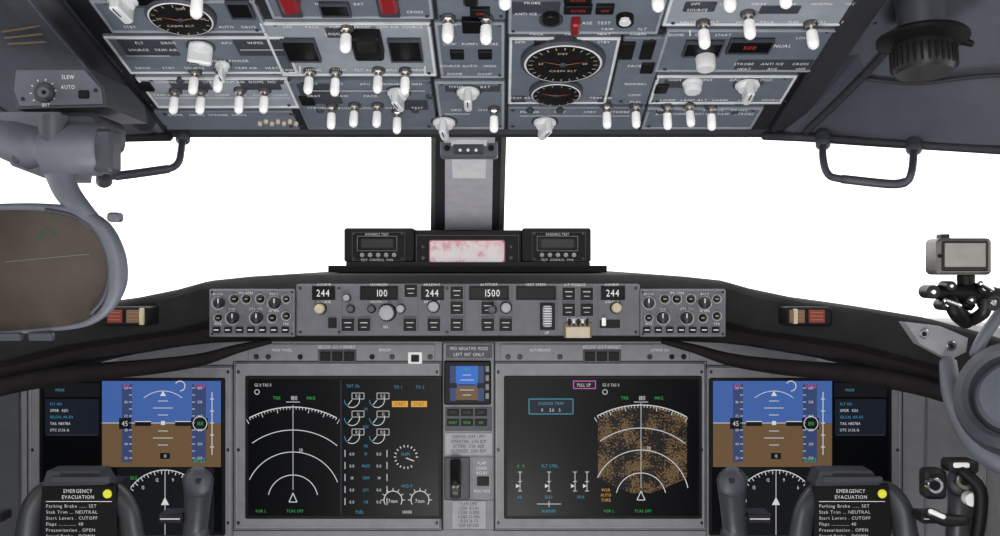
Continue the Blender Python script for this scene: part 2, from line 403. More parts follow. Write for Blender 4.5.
rows=[(43,(125,270),5),(50,(125,180),2),(68,(130,285),6),(82,(155,290),6),(95,(155,290),7),(6,(125,150),1),(27,(110,150),1),(27,(215,260),2),(27,(275,425),6),(34,(320,345),1),(70,(275,430),6),(84,(300,430),5),(96,(300,385),3),(108,(305,430),5),(115,(165,250),4),
      (25,(440,460),1),(44,(440,500),3),(66,(440,500),3),(74,(440,500),2),(87,(442,500),2),(110,(442,500),2),(3,(515,550),1),(14,(512,540),1),(42,(512,528),1),(42,(596,612),1),(98,(512,530),1),(98,(590,612),1),(112,(515,635),4),(114,(650,755),5),(110,(650,752),4),
      (4,(680,870),6),(22,(675,860),7),(10,(675,720),1),(35,(665,735),3),(64,(730,815),3),(69,(730,815),3),(38,(780,825),1),(80,(660,780),4),(100,(655,785),5),(4,(310,375),2),(12,(400,430),1),(-4,(600,660),2),(29,(590,660),2),(34,(520,655),4),(66,(620,650),1),(84,(620,652),1),(95,(620,650),1),(102,(620,652),1)]
for y,(a,c),n in rows:
    for k in range(n):
        T(a+(c-a)*(k+.5)/n,y,R.choice(words))
T(593,23,'ERASE  TEST',5.5); T(778,46,'MANUAL',6); T(225,61,'STANDBY POWER',5)
for (x0,y0,x1,y1) in ((300,74,425,74),(300,74,300,66),(425,74,425,66),(445,114,470,114),(665,104,735,104),(520,116,630,116),(155,98,290,98),(310,91,425,91),(690,30,690,36),(125,56,170,56),(240,50,285,50)):
    lab.line(fo,x0,y0,x1,y1,1.0,.0056,'label_white')
mod.build(); lab.build()

# =============== CEILING LINERS
def loft(b,secs,m,closed=False):
    n=len(secs[0]); V=[p for s_ in secs for p in s_]; Fc=[]
    for i in range(len(secs)-1):
        for j in range(n-1 if not closed else n):
            Fc.append([i*n+j,i*n+(j+1)%n,(i+1)*n+(j+1)%n,(i+1)*n+j])
    b.add(V,Fc,m)
b=MB('ceiling_liner')
SR=[[P(766,134,1.21),P(836,56,1.06),P(890,-6,.94),P(990,-150,.77)],
        [P(792,135,1.17),P(860,54,1.03),P(915,-20,.91),P(1020,-150,.75)],
        [P(806,136,1.17),P(866,76,1.06),P(930,0,.95),P(1050,-130,.79)],
        [P(870,140,1.13),P(918,80,1.045),P(985,28,.99),P(1090,-100,.82)],
        [P(1000,148,1.07),P(1010,72,1.01),P(1060,40,1.0),P(1150,-60,.86)],
        [P(1120,156,1.0),P(1150,90,.97),P(1180,60,.96),P(1260,0,.9)]]
loft(b,[s_[:2] for s_ in SR],'liner_lower'); loft(b,[s_[1:] for s_ in SR],'liner_gray')
b.tube([P(764,136,1.2),P(790,137,1.17),P(812,138,1.16),P(870,142,1.13),P(1000,150,1.07),P(1120,158,1.0)],.005,'liner_dark')
b.tube([P(806,132,1.155),P(864,76,1.05),P(930,-2,.93)],.004,'liner_dark')
b.tube([s_[1]+Vector((0,-.004,-.004)) for s_ in SR[2:]],.0022,'liner_dark')
loft(b,[[P(170,133,1.21),P(112,66,1.07),P(55,-2,.93),P(-50,-150,.76)],
        [P(138,134,1.16),P(84,60,1.02),P(34,-4,.92),P(-80,-150,.76)],
        [P(112,136,1.14),P(72,84,1.06),P(28,30,1.0),P(-50,-60,.9)],
        [P(60,139,1.10),P(30,100,1.05),P(0,60,1.0),P(-70,10,.95)],
        [P(-60,146,1.05),P(-70,120,1.0),P(-80,100,1.0),P(-110,60,.97)]],'liner_gray')
b.tube([P(170,137,1.2),P(118,138,1.15),P(60,141,1.1),P(-60,148,1.05)],.005,'liner_dark')
b.tube([P(146,124,1.14),P(112,80,1.06),P(84,46,.99),P(52,8,.91),P(30,-20,.89)],.012,'liner_dark',flat=.8)
for k in range(3): b.tube([P(2+k*3,32+6*k,.98),P(40+k*3,26+8*k,.98)],.0012,'tan')
b.build()

# =============== ASSIST HANDLES
for pts in ([(823,139,1.15),(823,158,1.12),(828,174,1.11),(842,179,1.10),(890,184,1.08),(906,182,1.07),(912,170,1.07),(914,144,1.11)],
            [(183,134,1.20),(181,152,1.17),(178,163,1.16),(168,169,1.15),(140,173,1.12),(116,176,1.1),(104,176,1.09)]):
    b=MB('assist_handle'); b.tube([P(*p) for p in pts],[.0042]*len(pts),'mount_dk')
    b.tube([P(*p) for p in pts[3:6]],.0050,'mount_dk')
    for e in (pts[0],pts[-1]):
        b.tube([P(e[0],e[1]-3,e[2]),P(e[0],e[1]+6,e[2]-.01)],.0085,'mount_dk')
    b.build()

# =============== FLOOD LAMP right
b=MB('map_light')
M=Matrix.Translation(P(920,0,.93))@Matrix.Rotation(math.radians(-8),4,'X')
b.lathe(None,0,0,[(.024,.10),(.023,.0),(.020,-.030),(.024,-.036)],'mount_dk',28,M)
b.lathe(None,0,0,[(.038,-.034),(.041,-.037),(.041,-.040),(.030,-.044)],'black',32,M)
b.lathe(None,0,0,[(.026,-.043),(.028,-.050),(.028,-.066),(.025,-.071),(.018,-.071)],'yoke_dk',32,M)
for k in range(28):
    a=2*math.pi*k/28; b.tube([M@Vector((.0285*math.cos(a),.0285*math.sin(a),-.050)),M@Vector((.0285*math.cos(a),.0285*math.sin(a),-.066))],.0012,'black',6)
b.tube([P(945,42,.93),P(962,41,.93),P(972,44,.93)],[.005,.004,.003],'black')
b.build()

# =============== GLARESHIELD
b=MB('glareshield')
ST=[(0,1.5,-.026,-.07,-.110,1.58,-.009,1.97,-.006),(.27,1.5,-.026,-.07,-.110,1.58,-.009,1.97,-.006),(.34,1.5,-.027,-.07,-.110,1.58,-.013,1.94,-.012),
    (.395,1.495,-.028,-.075,-.112,1.56,-.019,1.85,-.020),(.43,1.475,-.040,-.085,-.115,1.54,-.030,1.75,-.030),(.49,1.44,-.053,-.092,-.124,1.50,-.044,1.66,-.042),
    (.56,1.40,-.062,-.102,-.134,1.45,-.054,1.60,-.052),(.63,1.32,-.078,-.122,-.152,1.37,-.067,1.46,-.066),(.68,1.25,-.096,-.146,-.178,1.29,-.085,1.36,-.084),(.73,1.17,-.12,-.175,-.21,1.21,-.11,1.27,-.11)]
for sgn in (-1,1):
    A=[];B=[]
    for H,yf,zt,zm,zb,ym,z2,yb,zk in ST:
        x=CX+sgn*H
        A.append([Vector((x,y,CZ+z)) for y,z in ((yb,zk-.03),(yb,zk),(ym,z2),(yf+.02,z2-.002),(yf+.006,zt+.003),(yf,zt-.004),(yf-.001,zm),(yf+.004,zm-.006))])
        B.append([Vector((x,y,CZ+z)) for y,z in ((yf+.004,zm-.005),(yf+.03,(zm+zb)/2),(yf+.03,zb),(yf+.05,zb-.004),(1.599,zb+.0) if yf>1.4 else (yf+.2,zb-.01))])
    loft(b,A,'glare_pad'); loft(b,B,'glare_under')
for sgn in (-1,1):
    b.tube([Vector((CX+sgn*H,y,CZ+z)) for H,y,z in ((.30,1.53,-.112),(.345,1.515,-.122),(.40,1.50,-.138),(.47,1.47,-.146),(.55,1.42,-.150),(.63,1.34,-.162),(.70,1.24,-.19),(.73,1.17,-.22))],[.004,.007,.010,.012,.013,.013,.013,.013],'glare_under')
b.build()

# =============== MODE CONTROL PANEL
fm=vframe(1.487)
b=MB('mode_control_panel')
b.pbox(fm,296,284,640,336,-.012,0,'mcp_gray',.003,.0015)
def disp(x0,x1,t,y0=287,y1=299):
    b.pbox(fm,x0,y0,x1,y1,0,.002,'lcd',.0006); b.pframe(fm,x0-1,y0-1,x1+1,y1+1,.001,0,.003,'black')
    if t: b.text(fm,(x0+x1)/2+ (x1-x0-22)/5,(y0+y1)/2,7,t,.0024,'e_digit')
disp(313,334,'244');disp(361,397,'100');disp(422,443,'244');disp(470,508,'1500');disp(517,555,None);disp(602,624,'244')
def btn(x0,y0,x1,y1,fr=fm,B=None,txt=True):
    B=B or b
    B.pbox(fr,x0,y0,x1,y1,0,.005,'black',.0008); B.pframe(fr,x0,y0,x1,y1,.0004,.004,.0054,'panel_gray_lt')
    if txt:
        B.line(fr,x0+3,(y0+y1)/2-2,x1-3,(y0+y1)/2-2,.8,.0056,'oh_light'); B.line(fr,x0+4,(y0+y1)/2+2.5,x1-4,(y0+y1)/2+2.5,.6,.0056,'oh_light')
for x,y in ((341,318),(357,318),(403,318),(427,318),(450,318),(481,318),(499,318),(404,284),(450,286),(450,301),(562,287),(580,287),(562,303),(580,303),(481,301)):
    btn(x,y,x+13.5,y+13.5)
def knob(x,y,r,h=.014,m='knob_gray',fr=fm,B=None,dark=True):
    B=B or b
    u,v=fr.hit(x,y,h); k=r*fr.sx(x,y,h)
    if dark: B.lathe(fr,u,v,[(k*1.25,0),(k*1.2,.003),(k,.004)],'black',24)
    B.lathe(fr,u,v,[(k,.003),(k*.95,h),(k*.75,h+.0015)],m,24)
    for i in range(16):
        a=2*math.pi*i/16; B.tube([fr.M@Vector((u+k*math.cos(a),v+k*math.sin(a),.004)),fr.M@Vector((u+k*.96*math.cos(a),v+k*.96*math.sin(a),h-.001))],k*.08,m,5)
knob(319,309,5,m='beige');knob(386,313,7.5,.018,'panel_gray_lt');knob(346,298,3.2,m='panel_gray_lt');knob(433,307,5.2,m='panel_gray_lt');knob(400,309,4,m='panel_gray_lt');knob(506,308,5,m='panel_gray_lt');knob(492,310,4,m='panel_gray_dk');knob(617,308,5,m='beige')
for x in (350,371): knob(x,309,3.6,.008,'panel_gray_dk')
b.pbox(fm,540,303,555,330,0,.003,'black',.001); b.pbox(fm,543,306,552,327,0,.014,'knob_gray',.003,.002)
for i in range(8): b.pbox(fm,543,307+2.5*i,552,308+2.5*i,.013,.0148,'panel_gray_dk',.0002,.0001)
b.pbox(fm,564,323,592,338,0,.004,'tan',.001); b.pbox(fm,566,327,590,338,.003,.0055,'beige',.001)
for k in range(5): b.pbox(fm,568+4.4*k,319,571+4.4*k,326,0,.004,'knob_gray' if k%2 else 'black',.0004)
for x,y,t in ((324,302,'COURSE'),(379,302,'IAS/MACH'),(432,302,'HEADING'),(489,284.8,'ALTITUDE'),(536,285,'VERT SPEED'),(612,302,'COURSE'),(575,285,'A/P ENGAGE'),(577,319,'DISENGAGE'),(547,333,'UP'),(379,285,'IAS/MACH'),(324,285,'COURSE'),(432,285,'HEADING'),(612,285,'COURSE'),(386,327,'SEL')):
    b.text(fm,x,y-.2,2.6,t,.0012,'label_white',cond=.9)
for x in (300,636,447,339):
    for y in (288,332): b.pcyl(fm,x,y,1.6,0,.001,'screw',10)
b.pbox(fm,328,318,336,328,0,.006,'black',.001); b.pbox(fm,600,320,620,328,0,.003,'black',.001); b.pbox(fm,602,318,606,326,0,.010,'white_plastic_and_glint',.001)
for x in (297,342,418,465,512,557,598): b.line(fm,x,286,x,334,.7,.0004,'panel_gray_dk')
b.build()
for cx in (252,683):
    b=MB('display_control_panel')
    b.pbox(fm,cx-43,289,cx+43,337,-.012,.001,'mcp_gray',.003,.0015); b.pframe(fm,cx-42,290,cx+42,336,.0008,.0005,.0018,'panel_gray')
    for dx,dy,r in ((-34,303,5),(-18,299,3.6),(-6,299,3.6),(8,299,3.6),(22,303,5.5),(34,299,3),(-20,318,5.5),(4,318,5.5),(-34,318,3),(20,318,3.5),(34,316,3.2)):
        knob(cx+dx,dy,r,.010 if r<5 else .014,'black' if r<4 else 'yoke_dk',fm,b,False)
        b.arc(fm,cx+dx,dy,r+1.4,0,360,.5,.0022,'oh_light',18)
        if r>=5: 
            b.pbox(fm,cx+dx-1.4,dy-5,cx+dx+1.4,dy+5,.012,.018,'yoke',.001); b.line(fm,cx+dx,dy,cx+dx,dy-4.4,1,.0185,'label_white')
        else: b.line(fm,cx+dx-1.6,dy,cx+dx+1.6,dy,.8,.0118,'beige')
    for i in range(7):
        x=cx-36+i*11.5; b.pbox(fm,x-3.5,327,x+3.5,333,.0,.006,'black',.001); b.line(fm,x-2.4,330,x+2.4,330,1,.0064,'label_white')
    for x,y,t in ((-34,294,'RADIO'),(-6,293,'FPV MTRS'),(22,294,'BARO'),(34,324,'STD'),(-20,309,'VOR'),(4,309,'CTR TFC'),(22,311,'IN HPA'),(-34,324,'WXR')):
        b.text(fm,cx+x,y,2.5,t,.0024,'label_white')
    for x in (-40,40):
        for y in (292,334): b.pcyl(fm,cx+x,y,1.4,0,.002,'screw',8)
    b.build()

for cx,sg in ((808,1),(125,-1)):
    b=MB('warning_light_unit'); fw=vframe(1.415)
    b.pbox(fw,cx-21,307,cx+24 if sg>0 else cx+22,326,-.05,0,'black',.003,.002)
    b.pbox(fw,cx-18,310,cx-3,323,0,.004,'tan' if sg>0 else 'tag_red',.001); b.pbox(fw,cx+1,310,cx+17,323,0,.004,'tag_red' if sg>0 else 'tan',.001)
    for i in range(3):
        b.line(fw,cx-16,312.5+3.6*i,cx-5,312.5+3.6*i,.9,.0045,'amber'); b.line(fw,cx+3,312.5+3.6*i,cx+15,312.5+3.6*i,.9,.0045,'amber')
    if sg>0: b.pbox(fw,cx-14,309,cx-10,324,0,.006,'beige',.001)
    else: b.pbox(fw,cx+14,308,cx+18,325,0,.006,'beige',.001)
    b.build()

# =============== MAIN INSTRUMENT PANEL
f1=vframe(1.6)
MP=empty('main_instrument_panel')
b=MB('panel_plate',MP)
b.pbox(f1,20,338,926,1049,-.03,0,'panel_gray',.02,.004)
b.pbox(f1,-18,350,20,1049,-.03,-.006,'panel_gray_dk',.004,.003); b.pbox(f1,926,350,988,1049,-.03,-.006,'panel_gray',.004,.003)
for x0,y0,x1,y1 in ((28,366,232,545),(234,362,441,530),(494,362,706,530),(707,366,902,545)):
    b.pbox(f1,x0,y0,x1,y1,0,.006,'panel_gray',.006,.003)
    b.pframe(f1,x0+2,y0+2,x1-2,y1-2,.0012,.005,.0075,'panel_gray_lt')
    b.pframe(f1,x0-1,y0-1,x1+1,y1+1,.0010,0,.0012,'black')
for x0,y0,x1,y1 in ((248,344,435,361),(500,344,690,361)):
    b.pbox(f1,x0,y0,x1,y1,0,.003,'panel_gray',.003,.001)
for cx in (337,602):
    b.pbox(f1,cx-19,350,cx+19,363,.002,.006,'panel_gray_dk',.001)
    for i in range(3): b.pbox(f1,cx-17+12*i,352,cx-7+12*i,361,.005,.010,'black',.001)
    b.text(f1,cx,347,3,'BELOW G/S P-INHIBIT',.0035,'label_white')
b.pbox(f1,408,352,422,364,.002,.006,'white_plastic_and_glint',.001); b.pbox(f1,411,355,419,362,.006,.009,'black',.001)
for x in (256,268,300,372,392,430,508,520,560,650,672,684):
    b.pcyl(f1,x,357,2.6,.002,.006,'screw' if x%3 else 'black',12)
for x,t in ((282,'MAIN PANEL'),(385,'BRIGHT'),(540,'AUTOBRAKE'),(660,'LOWER DU')): b.text(f1,x,350,2.8,t,.0035,'label_white')
for x in (238,437,498,702,32,228,711,898):
    for y in (372,450,523): b.pcyl(f1,x,y,1.8,.005,.007,'screw',10)
b.pbox(f1,443,343,494,530,0,.004,'panel_gray',.002,.001)
b.pbox(f1,446,345,492,358,.003,.0055,'panel_gray_dk',.001)
b.text(f1,469,348.5,3.4,'MFD NEGATIVE MODE',.006,'label_white',cond=.7); b.text(f1,469,354.5,3.4,'LEFT INT ONLY',.006,'label_white')
b.pbox(f1,445,407,492,431,.003,.006,'panel_gray_dk',.001)
for i,(x,y) in enumerate(((450,412),(464,412),(478,412),(450,422),(464,422),(478,422))):
    b.pbox(f1,x-3,y-3,x+9,y+4,.005,.008,'black',.0008); b.text(f1,x+3,y+.5,2.8,('STBY','NOSE','LEFT','RIGHT','GEAR','DN')[i],.0084,'e_green' if i>2 else 'e_grayd',cond=.65)
b.pbox(f1,445,433,492,455,.003,.006,'panel_gray_lt',.001)
for i,t in enumerate(('LANDING GEAR LIMIT','OPERATING  235K-82M','EXTEND  270K-.82M','EXTENDED  320K-.82M')): b.text(f1,468.5,436.5+4.8*i,3.4,t,.0064,'black',cond=.62)
b.pbox(f1,444,457,470,500,.003,.008,'panel_gray_dk',.004,.002); b.pbox(f1,450,460,461,498,.007,.0085,'black',.002)
b.pbox(f1,472,457,492,500,.003,.006,'panel_gray',.001)
for i,t in enumerate(('FLAP','LOAD','RELIEF')): b.text(f1,482,463+5*i,3,t,.0064,'label_white')
b.pbox(f1,477,477,489,486,.005,.009,'black',.001)
b.text(f1,482,491,2.8,'BRAKE PRESS',.0064,'label_white',cond=.6)
b.pbox(f1,452,501,486,529,.003,.006,'panel_gray_lt',.001)
for i,t in enumerate(('FLAPS LIMIT','1-250K 10-210K','2-250K 15-200K','5-250K 25-190K','10-210 30-175','FLAP EXTEND')): b.text(f1,469,503.8+4.3*i,3.2,t,.0064,'black',cond=.62)
for y in (457,500): b.line(f1,443,y,494,y,.8,.0045,'panel_gray_dk')
for x in (442.5,494.5): b.line(f1,x,343,x,530,1.2,.0045,'black')
b.build()
b=MB('landing_gear_lever',MP)
b.tube([P(455.5,478,1.597),P(455.5,484,1.56),P(455.5,489,1.545)],[.006,.0065,.007],'metal')
b.tube([P(455.5,462,1.58),P(455.5,470,1.57),P(455.5,484,1.55)],[.009,.0075,.007],'yoke_dk')
b.lathe(None,0,0,[(.006,-.005),(.010,-.004),(.010,.004),(.006,.005)],'yoke',20,Matrix.Translation(P(455.5,492,1.55))@Matrix.Rotation(math.radians(90),4,'Y'))
b.build()

# ---- displays
def scr(name,x0,y0,x1,y1):
    b=MB(name); b.pbox(f1,x0-3,y0-3,x1+3,y1+3,.0062,.0085,'black',.003,.001); b.pbox(f1,x0,y0,x1,y1,.0065,.009,'screen',.001,.0003); return b
w1=.0094;w2=.0098;w3=.0102;w4=.0106
def PFD(b,x0,strip):
    b.poly(f1,[(x0,423),(x0+119,423),(x0+119,381),(x0,381)],w1,'e_sky'); b.poly(f1,[(x0,467),(x0+119,467),(x0+119,423),(x0,423)],w1,'e_ground')
    b.poly(f1,[(x0+20,462),(x0+30,462),(x0+30,384),(x0+20,384)],w2,'e_tape'); b.poly(f1,[(x0+90,462),(x0+104,462),(x0+104,384),(x0+90,384)],w2,'e_tape')
    for y in range(388,462,7):
        b.line(f1,x0+27,y,x0+30,y,.6,w3,'e_white'); b.line(f1,x0+90,y,x0+93,y,.6,w3,'e_white')
        if y%2==0: b.text(f1,x0+24,y,2.6,str(200-(y-388)),w3,'e_white',cond=.6); b.text(f1,x0+98,y,2.6,str(600-(y-388)*5),w3,'e_white')
    cx=x0+61; cy=423
    b.line(f1,x0,423,x0+20,423,.6,w2,'e_white'); b.line(f1,x0+30,423,x0+90,423,.6,w2,'e_white')
    for dy,l in ((-8,5),(-15,10),(-22,5),(8,5),(15,10),(22,5)): b.line(f1,cx-l,cy+dy,cx+l,cy+dy,.6,w2,'e_white')
    b.arc(f1,cx,cy-2,30,50,130,.6,w2,'e_white',14)
    b.poly(f1,[(cx-3,396),(cx+3,396),(cx,391)],w3,'e_white')
    for s_ in (-1,1):
        b.poly(f1,[(cx+s_*12,421),(cx+s_*28,421),(cx+s_*28,426),(cx+s_*12,426)] if s_<0 else [(cx+12,426),(cx+28,426),(cx+28,421),(cx+12,421)],w3,'e_dark'); b.line(f1,cx+s_*12,421.5,cx+s_*28,421.5,.8,w4,'e_white')
    b.poly(f1,[(cx-2,425),(cx+2,425),(cx+2,421),(cx-2,421)],w4,'e_white')
    b.poly(f1,[(x0+17,429),(x0+29,429),(x0+29,418),(x0+17,418)],w3,'e_dark'); b.poly(f1,[(x0+89,429),(x0+106,429),(x0+106,418),(x0+89,418)],w3,'e_dark')
    b.text(f1,x0+23,423.5,5,'45',w4,'e_white'); b.text(f1,x0+98,423.5,4,'180',w4,'e_green')
    b.arc(f1,x0+98,423.5,7,0,360,.7,w4,'e_white',16)
    b.text(f1,x0+24,386,4.4,'100',w4,'e_mag'); b.text(f1,x0+98,386,4.4,'5000',w4,'e_mag'); b.text(f1,x0+97,460,4.4,'30.03',w4,'e_green')
    b.arc(f1,x0+78,386,5,-90,150,.9,w4,'e_white',12); b.line(f1,x0+110,392,x0+110,455,.8,w3,'e_white')
    for dy in (-24,-12,0,12,24): b.line(f1,x0+108,423+dy,x0+112,423+dy,.8,w4,'e_white')
    cx=x0+63; cy=512
    b.poly(f1,[(x0+15,536),(x0+112,536),(x0+112,467.5),(x0+15,467.5)],w1,'e_dark')
    b.arc(f1,cx,cy,42,-10,190,.8,w2,'e_white',48)
    for k in range(37):
        a=math.radians(-2+k*5.1); r0=38 if k%2 else 40
        b.line(f1,cx+r0*math.cos(a),cy-r0*math.sin(a),cx+42*math.cos(a),cy-42*math.sin(a),.7,w2,'e_white')
    for k in range(6):
        a=math.radians(20+k*28); b.text(f1,cx+33*math.cos(a),cy-33*math.sin(a),3.4,str(3*k+3),w2,'e_white')
    b.line(f1,cx,472,cx,535,.6,w2,'e_white'); b.poly(f1,[(cx-4,505),(cx+4,505),(cx,497)],w3,'e_white')
    b.poly(f1,[(cx-5,459),(cx+5,459),(cx+5,453),(cx-5,453)],w3,'e_dark'); b.text(f1,cx,456,3,'13',w4,'e_white')
    b.text(f1,cx-32,478,3.4,'HDG',w3,'e_green')
    a,c=strip
    b.poly(f1,[(a,397),(c,397),(c,383),(a,383)],w1,'e_dark'); b.poly(f1,[(a+1,434),(c-1,434),(c-1,399),(a+1,399)],w1,'e_navy')
    L=('FLT NO','XPDR  4251','SELCAL AK-DS','TAIL N837BA','UTC 21.56.16')
    for i,t in enumerate(L): b.text(f1,a+6,404+6.5*i,2.7,t,w2,'e_cyan' if i in (0,2) else 'e_white','l',cond=.8)
    b.line(f1,a+2,435,c-2,435,.6,w2,'e_grayd'); b.text(f1,a+16,390,2.6,'MODE',w2,'e_cyan')
def ND(b,cx,cy,x0,x1,wxr=False):
    if wxr:
        pts=[]
        for k in range(33):
            a=math.radians(30+120*k/32); pts.append((cx+92*math.cos(a),cy-92*math.sin(a)))
        pts=[(min(max(x,x0+1),x1-1),y) for x,y in pts]
        b.poly(f1,pts+[(x0+1,478),(cx-24,cy-10),(cx-10,cy-5),(cx+10,cy-5),(cx+24,cy-10),(x1-1,478)],w1,'wx')
    for r in (25,48,70): b.arc(f1,cx,cy,r,12,168,.75,w2,'e_white',48,(x0,x1))
    b.arc(f1,cx,cy,93,45,135,.9,w2,'e_white',64,(x0,x1))
    for k in range(31):
        a=math.radians(60+2*k); r0=88 if k%5==0 else 90.5
        b.line(f1,cx+r0*math.cos(a),cy-r0*math.sin(a),cx+93*math.cos(a),cy-93*math.sin(a),.6,w3,'e_white')
    b.line(f1,cx,cy-95,cx,cy-10,.5,w3,'e_white')
    for p in (((cx-4,cy+2),(cx+4,cy+2)),((cx-4,cy+2),(cx,cy-7)),((cx+4,cy+2),(cx,cy-7))): b.line(f1,*p[0],*p[1],.8,w3,'e_white')
    b.text(f1,cx+1,398,4.2,'180',w3,'e_white'); b.text(f1,cx-16,398,3.2,'TRK',w3,'e_green'); b.text(f1,cx+18,398,3.2,'MAG',w3,'e_green')
    b.line(f1,cx-7,402,cx+7,402,.6,w3,'e_white'); b.text(f1,x0+14,385,3.0,'GS 0 TAS 0',w3,'e_white',cond=.7); b.arc(f1,x0+8,392,2.4,0,360,.6,w3,'e_white',10)
    b.text(f1,cx+8,cy-50,3.2,'20',w3,'e_white'); b.text(f1,x0+12,511,2.9,'VOR L',w3,'e_green'); b.text(f1,cx+2,511,2.9,'TCAS OFF',w3,'e_green')
b=scr('flight_display',42,381,222,533); PFD(b,102,(44,100)); b.text(f1,92,512,4,'WXR',w3,'e_amber'); b.build()
b=scr('flight_display',712,381,889,533); PFD(b,713,(834,887)); b.build()
b=scr('navigation_display',248,379,439,516)
ND(b,293,500,249,338)
b.line(f1,341,380,341,515,.5,w1,'e_grayd')
for x in (352,377):
    for y in (400,418,436):
        r=7.5
        b.arc(f1,x,y,r,-120,20,.7,w2,'e_white',14); b.arc(f1,x,y,r,180,240,.6,w2,'e_cyan',6)
        b.line(f1,x,y,x-4,y+5,.7,w3,'e_white')
        bx=(x,y-7,x+12,y-1)
        b.line(f1,bx[0],bx[1],bx[2],bx[1],.5,w3,'e_white');b.line(f1,bx[0],bx[3],bx[2],bx[3],.5,w3,'e_white');b.line(f1,bx[2],bx[1],bx[2],bx[3],.5,w3,'e_white');b.line(f1,bx[0],bx[1],bx[0],bx[3],.5,w3,'e_white')
        b.text(f1,x+6,y-4,3.2,{400:'0.0',418:'11',436:'0.0'}[y],w3,'e_white')
for y,t in ((409,'N1'),(427,'EGT'),(446,'N2'),(454,'FF'),(466,'PRESS'),(478,'TEMP'),(490,'QTY'),(502,'VIB')): b.text(f1,366,y,2.8,t,w2,'e_cyan',cond=.7)
for y in (454,466,478,490,502):
    for x,t in ((352,'0.0'),(379,'0.0')): b.text(f1,x,y,3.0,t if y!=478 else '14',w2,'e_white')
    for x in (345,387): b.line(f1,x,y-4,x,y+3,.7,w2,'e_white')
b.text(f1,353,386,3.0,'TAT 31c',w2,'e_cyan'); 
for x,y in ((400,404),(419,404)): b.poly(f1,[(x-8,407),(x+8,407),(x+8,401),(x-8,401)],w2,'e_amber'); b.text(f1,x,404,3.2,'START',w3,'e_dark',cond=.7)
b.text(f1,398,387,3.0,'TO 1',w2,'e_cyan');b.text(f1,420,387,3.0,'TO 2',w2,'e_cyan')
x,y,r=406,457,12
for k in range(18):
    a=math.radians(k*360/18)
    if 300<k*20<350: continue
    b.line(f1,x+r*.82*math.cos(a),y-r*.82*math.sin(a),x+r*math.cos(a),y-r*math.sin(a),1,w2,'e_white')
b.text(f1,x,y-3,3,'FLAPS',w2,'e_cyan',cond=.7); b.line(f1,x,y+1,x+8,y+4,1,w2,'e_white')
for x in (393,420):
    b.arc(f1,x,500,9,-30,210,.8,w2,'e_white',16); b.text(f1,x,501,3.8,'7mm',w2,'e_white')
    for k in range(7):
        a=math.radians(k*30); b.line(f1,x+9*math.cos(a),500-9*math.sin(a),x+12*math.cos(a),500-12*math.sin(a),.7,w2,'e_white')
b.text(f1,407,486,3.0,'HYD P',w2,'e_cyan'); b.text(f1,407,512,3.2,'14000',w2,'e_white'); b.text(f1,360,512,3.0,'FUEL',w2,'e_cyan')
b.build()
b=scr('navigation_display',507,379,699,516)
ND(b,641,498,597,688,True)
b.poly(f1,[(529,414),(573,414),(573,399),(529,399)],w1,'e_navy')
for a in (((529,414),(573,414)),((573,414),(573,399)),((573,399),(529,399)),((529,399),(529,414))): b.line(f1,*a[0],*a[1],.8,w2,'e_cyan')
b.text(f1,551,403.5,3.0,'RUDDER TRIM',w2,'e_cyan'); b.text(f1,551,410,3.2,'0    3.0   5',w2,'e_white')
b.poly(f1,[(573,389),(596,389),(596,380.5),(573,380.5)],w1,'e_mag'); b.poly(f1,[(574,388),(595,388),(595,381.5),(574,381.5)],w2,'e_dark'); b.text(f1,584,385,3.2,'PULL UP',w3,'e_white',cond=.7)
for x in (520,549,575,587):
    b.line(f1,x,472,x,491,.6,w2,'e_white')
    for y in (472,481.5,491): b.line(f1,x-2,y,x+2,y,.6,w2,'e_white')
    b.poly(f1,[(x-4,488),(x,486),(x-4,484)],w3,'e_white')
for x,t in ((520,'AIL'),(549,'ELEV'),(581,'SPLR')): b.text(f1,x,497,2.8,t,w2,'e_cyan')
b.line(f1,537,504,561,504,.6,w2,'e_white'); b.line(f1,549,501,549,507,.6,w2,'e_white'); b.text(f1,549,511,2.8,'RUDDER',w2,'e_cyan')
b.text(f1,550,466,3.0,'FLT CTRL',w2,'e_cyan')
b.text(f1,521,466,3.2,'0  0',w2,'e_green')
b.text(f1,606,490,3.0,'WXR',w3,'e_amber'); b.text(f1,606,495,3.0,'AUTO',w3,'e_amber'); b.text(f1,606,500,3.0,'TURB',w3,'e_amber')
b.build()
b=MB('standby_flight_display'); b.pbox(f1,444,361,491,405,.0062,.012,'black',.003,.002)
w=.0124; w_=.0128
b.poly(f1,[(451,386),(483,386),(483,366),(451,366)],w,'e_blue2'); b.poly(f1,[(451,400),(483,400),(483,386),(451,386)],w,'e_ground')
for dy,l in ((-10,4),(-5,7),(5,7),(10,4)): b.line(f1,467-l,385+dy,467+l,385+dy,.6,w_,'e_white')
b.line(f1,458,385,476,385,1.2,w_,'e_dark')
b.poly(f1,[(450,401),(456,401),(456,366),(450,366)],w_,'e_tape'); b.poly(f1,[(478,401),(484,401),(484,366),(478,366)],w_,'e_tape')
b.poly(f1,[(450,388),(457,388),(457,383),(450,383)],.013,'e_dark'); b.poly(f1,[(477,388),(484,388),(484,383),(477,383)],.013,'e_dark')
b.text(f1,467,369,3,'1013',.013,'e_green')
for i in range(4): b.pbox(f1,485.5,366+9*i,489,372+9*i,.011,.015,'panel_gray',.0006)
b.build()

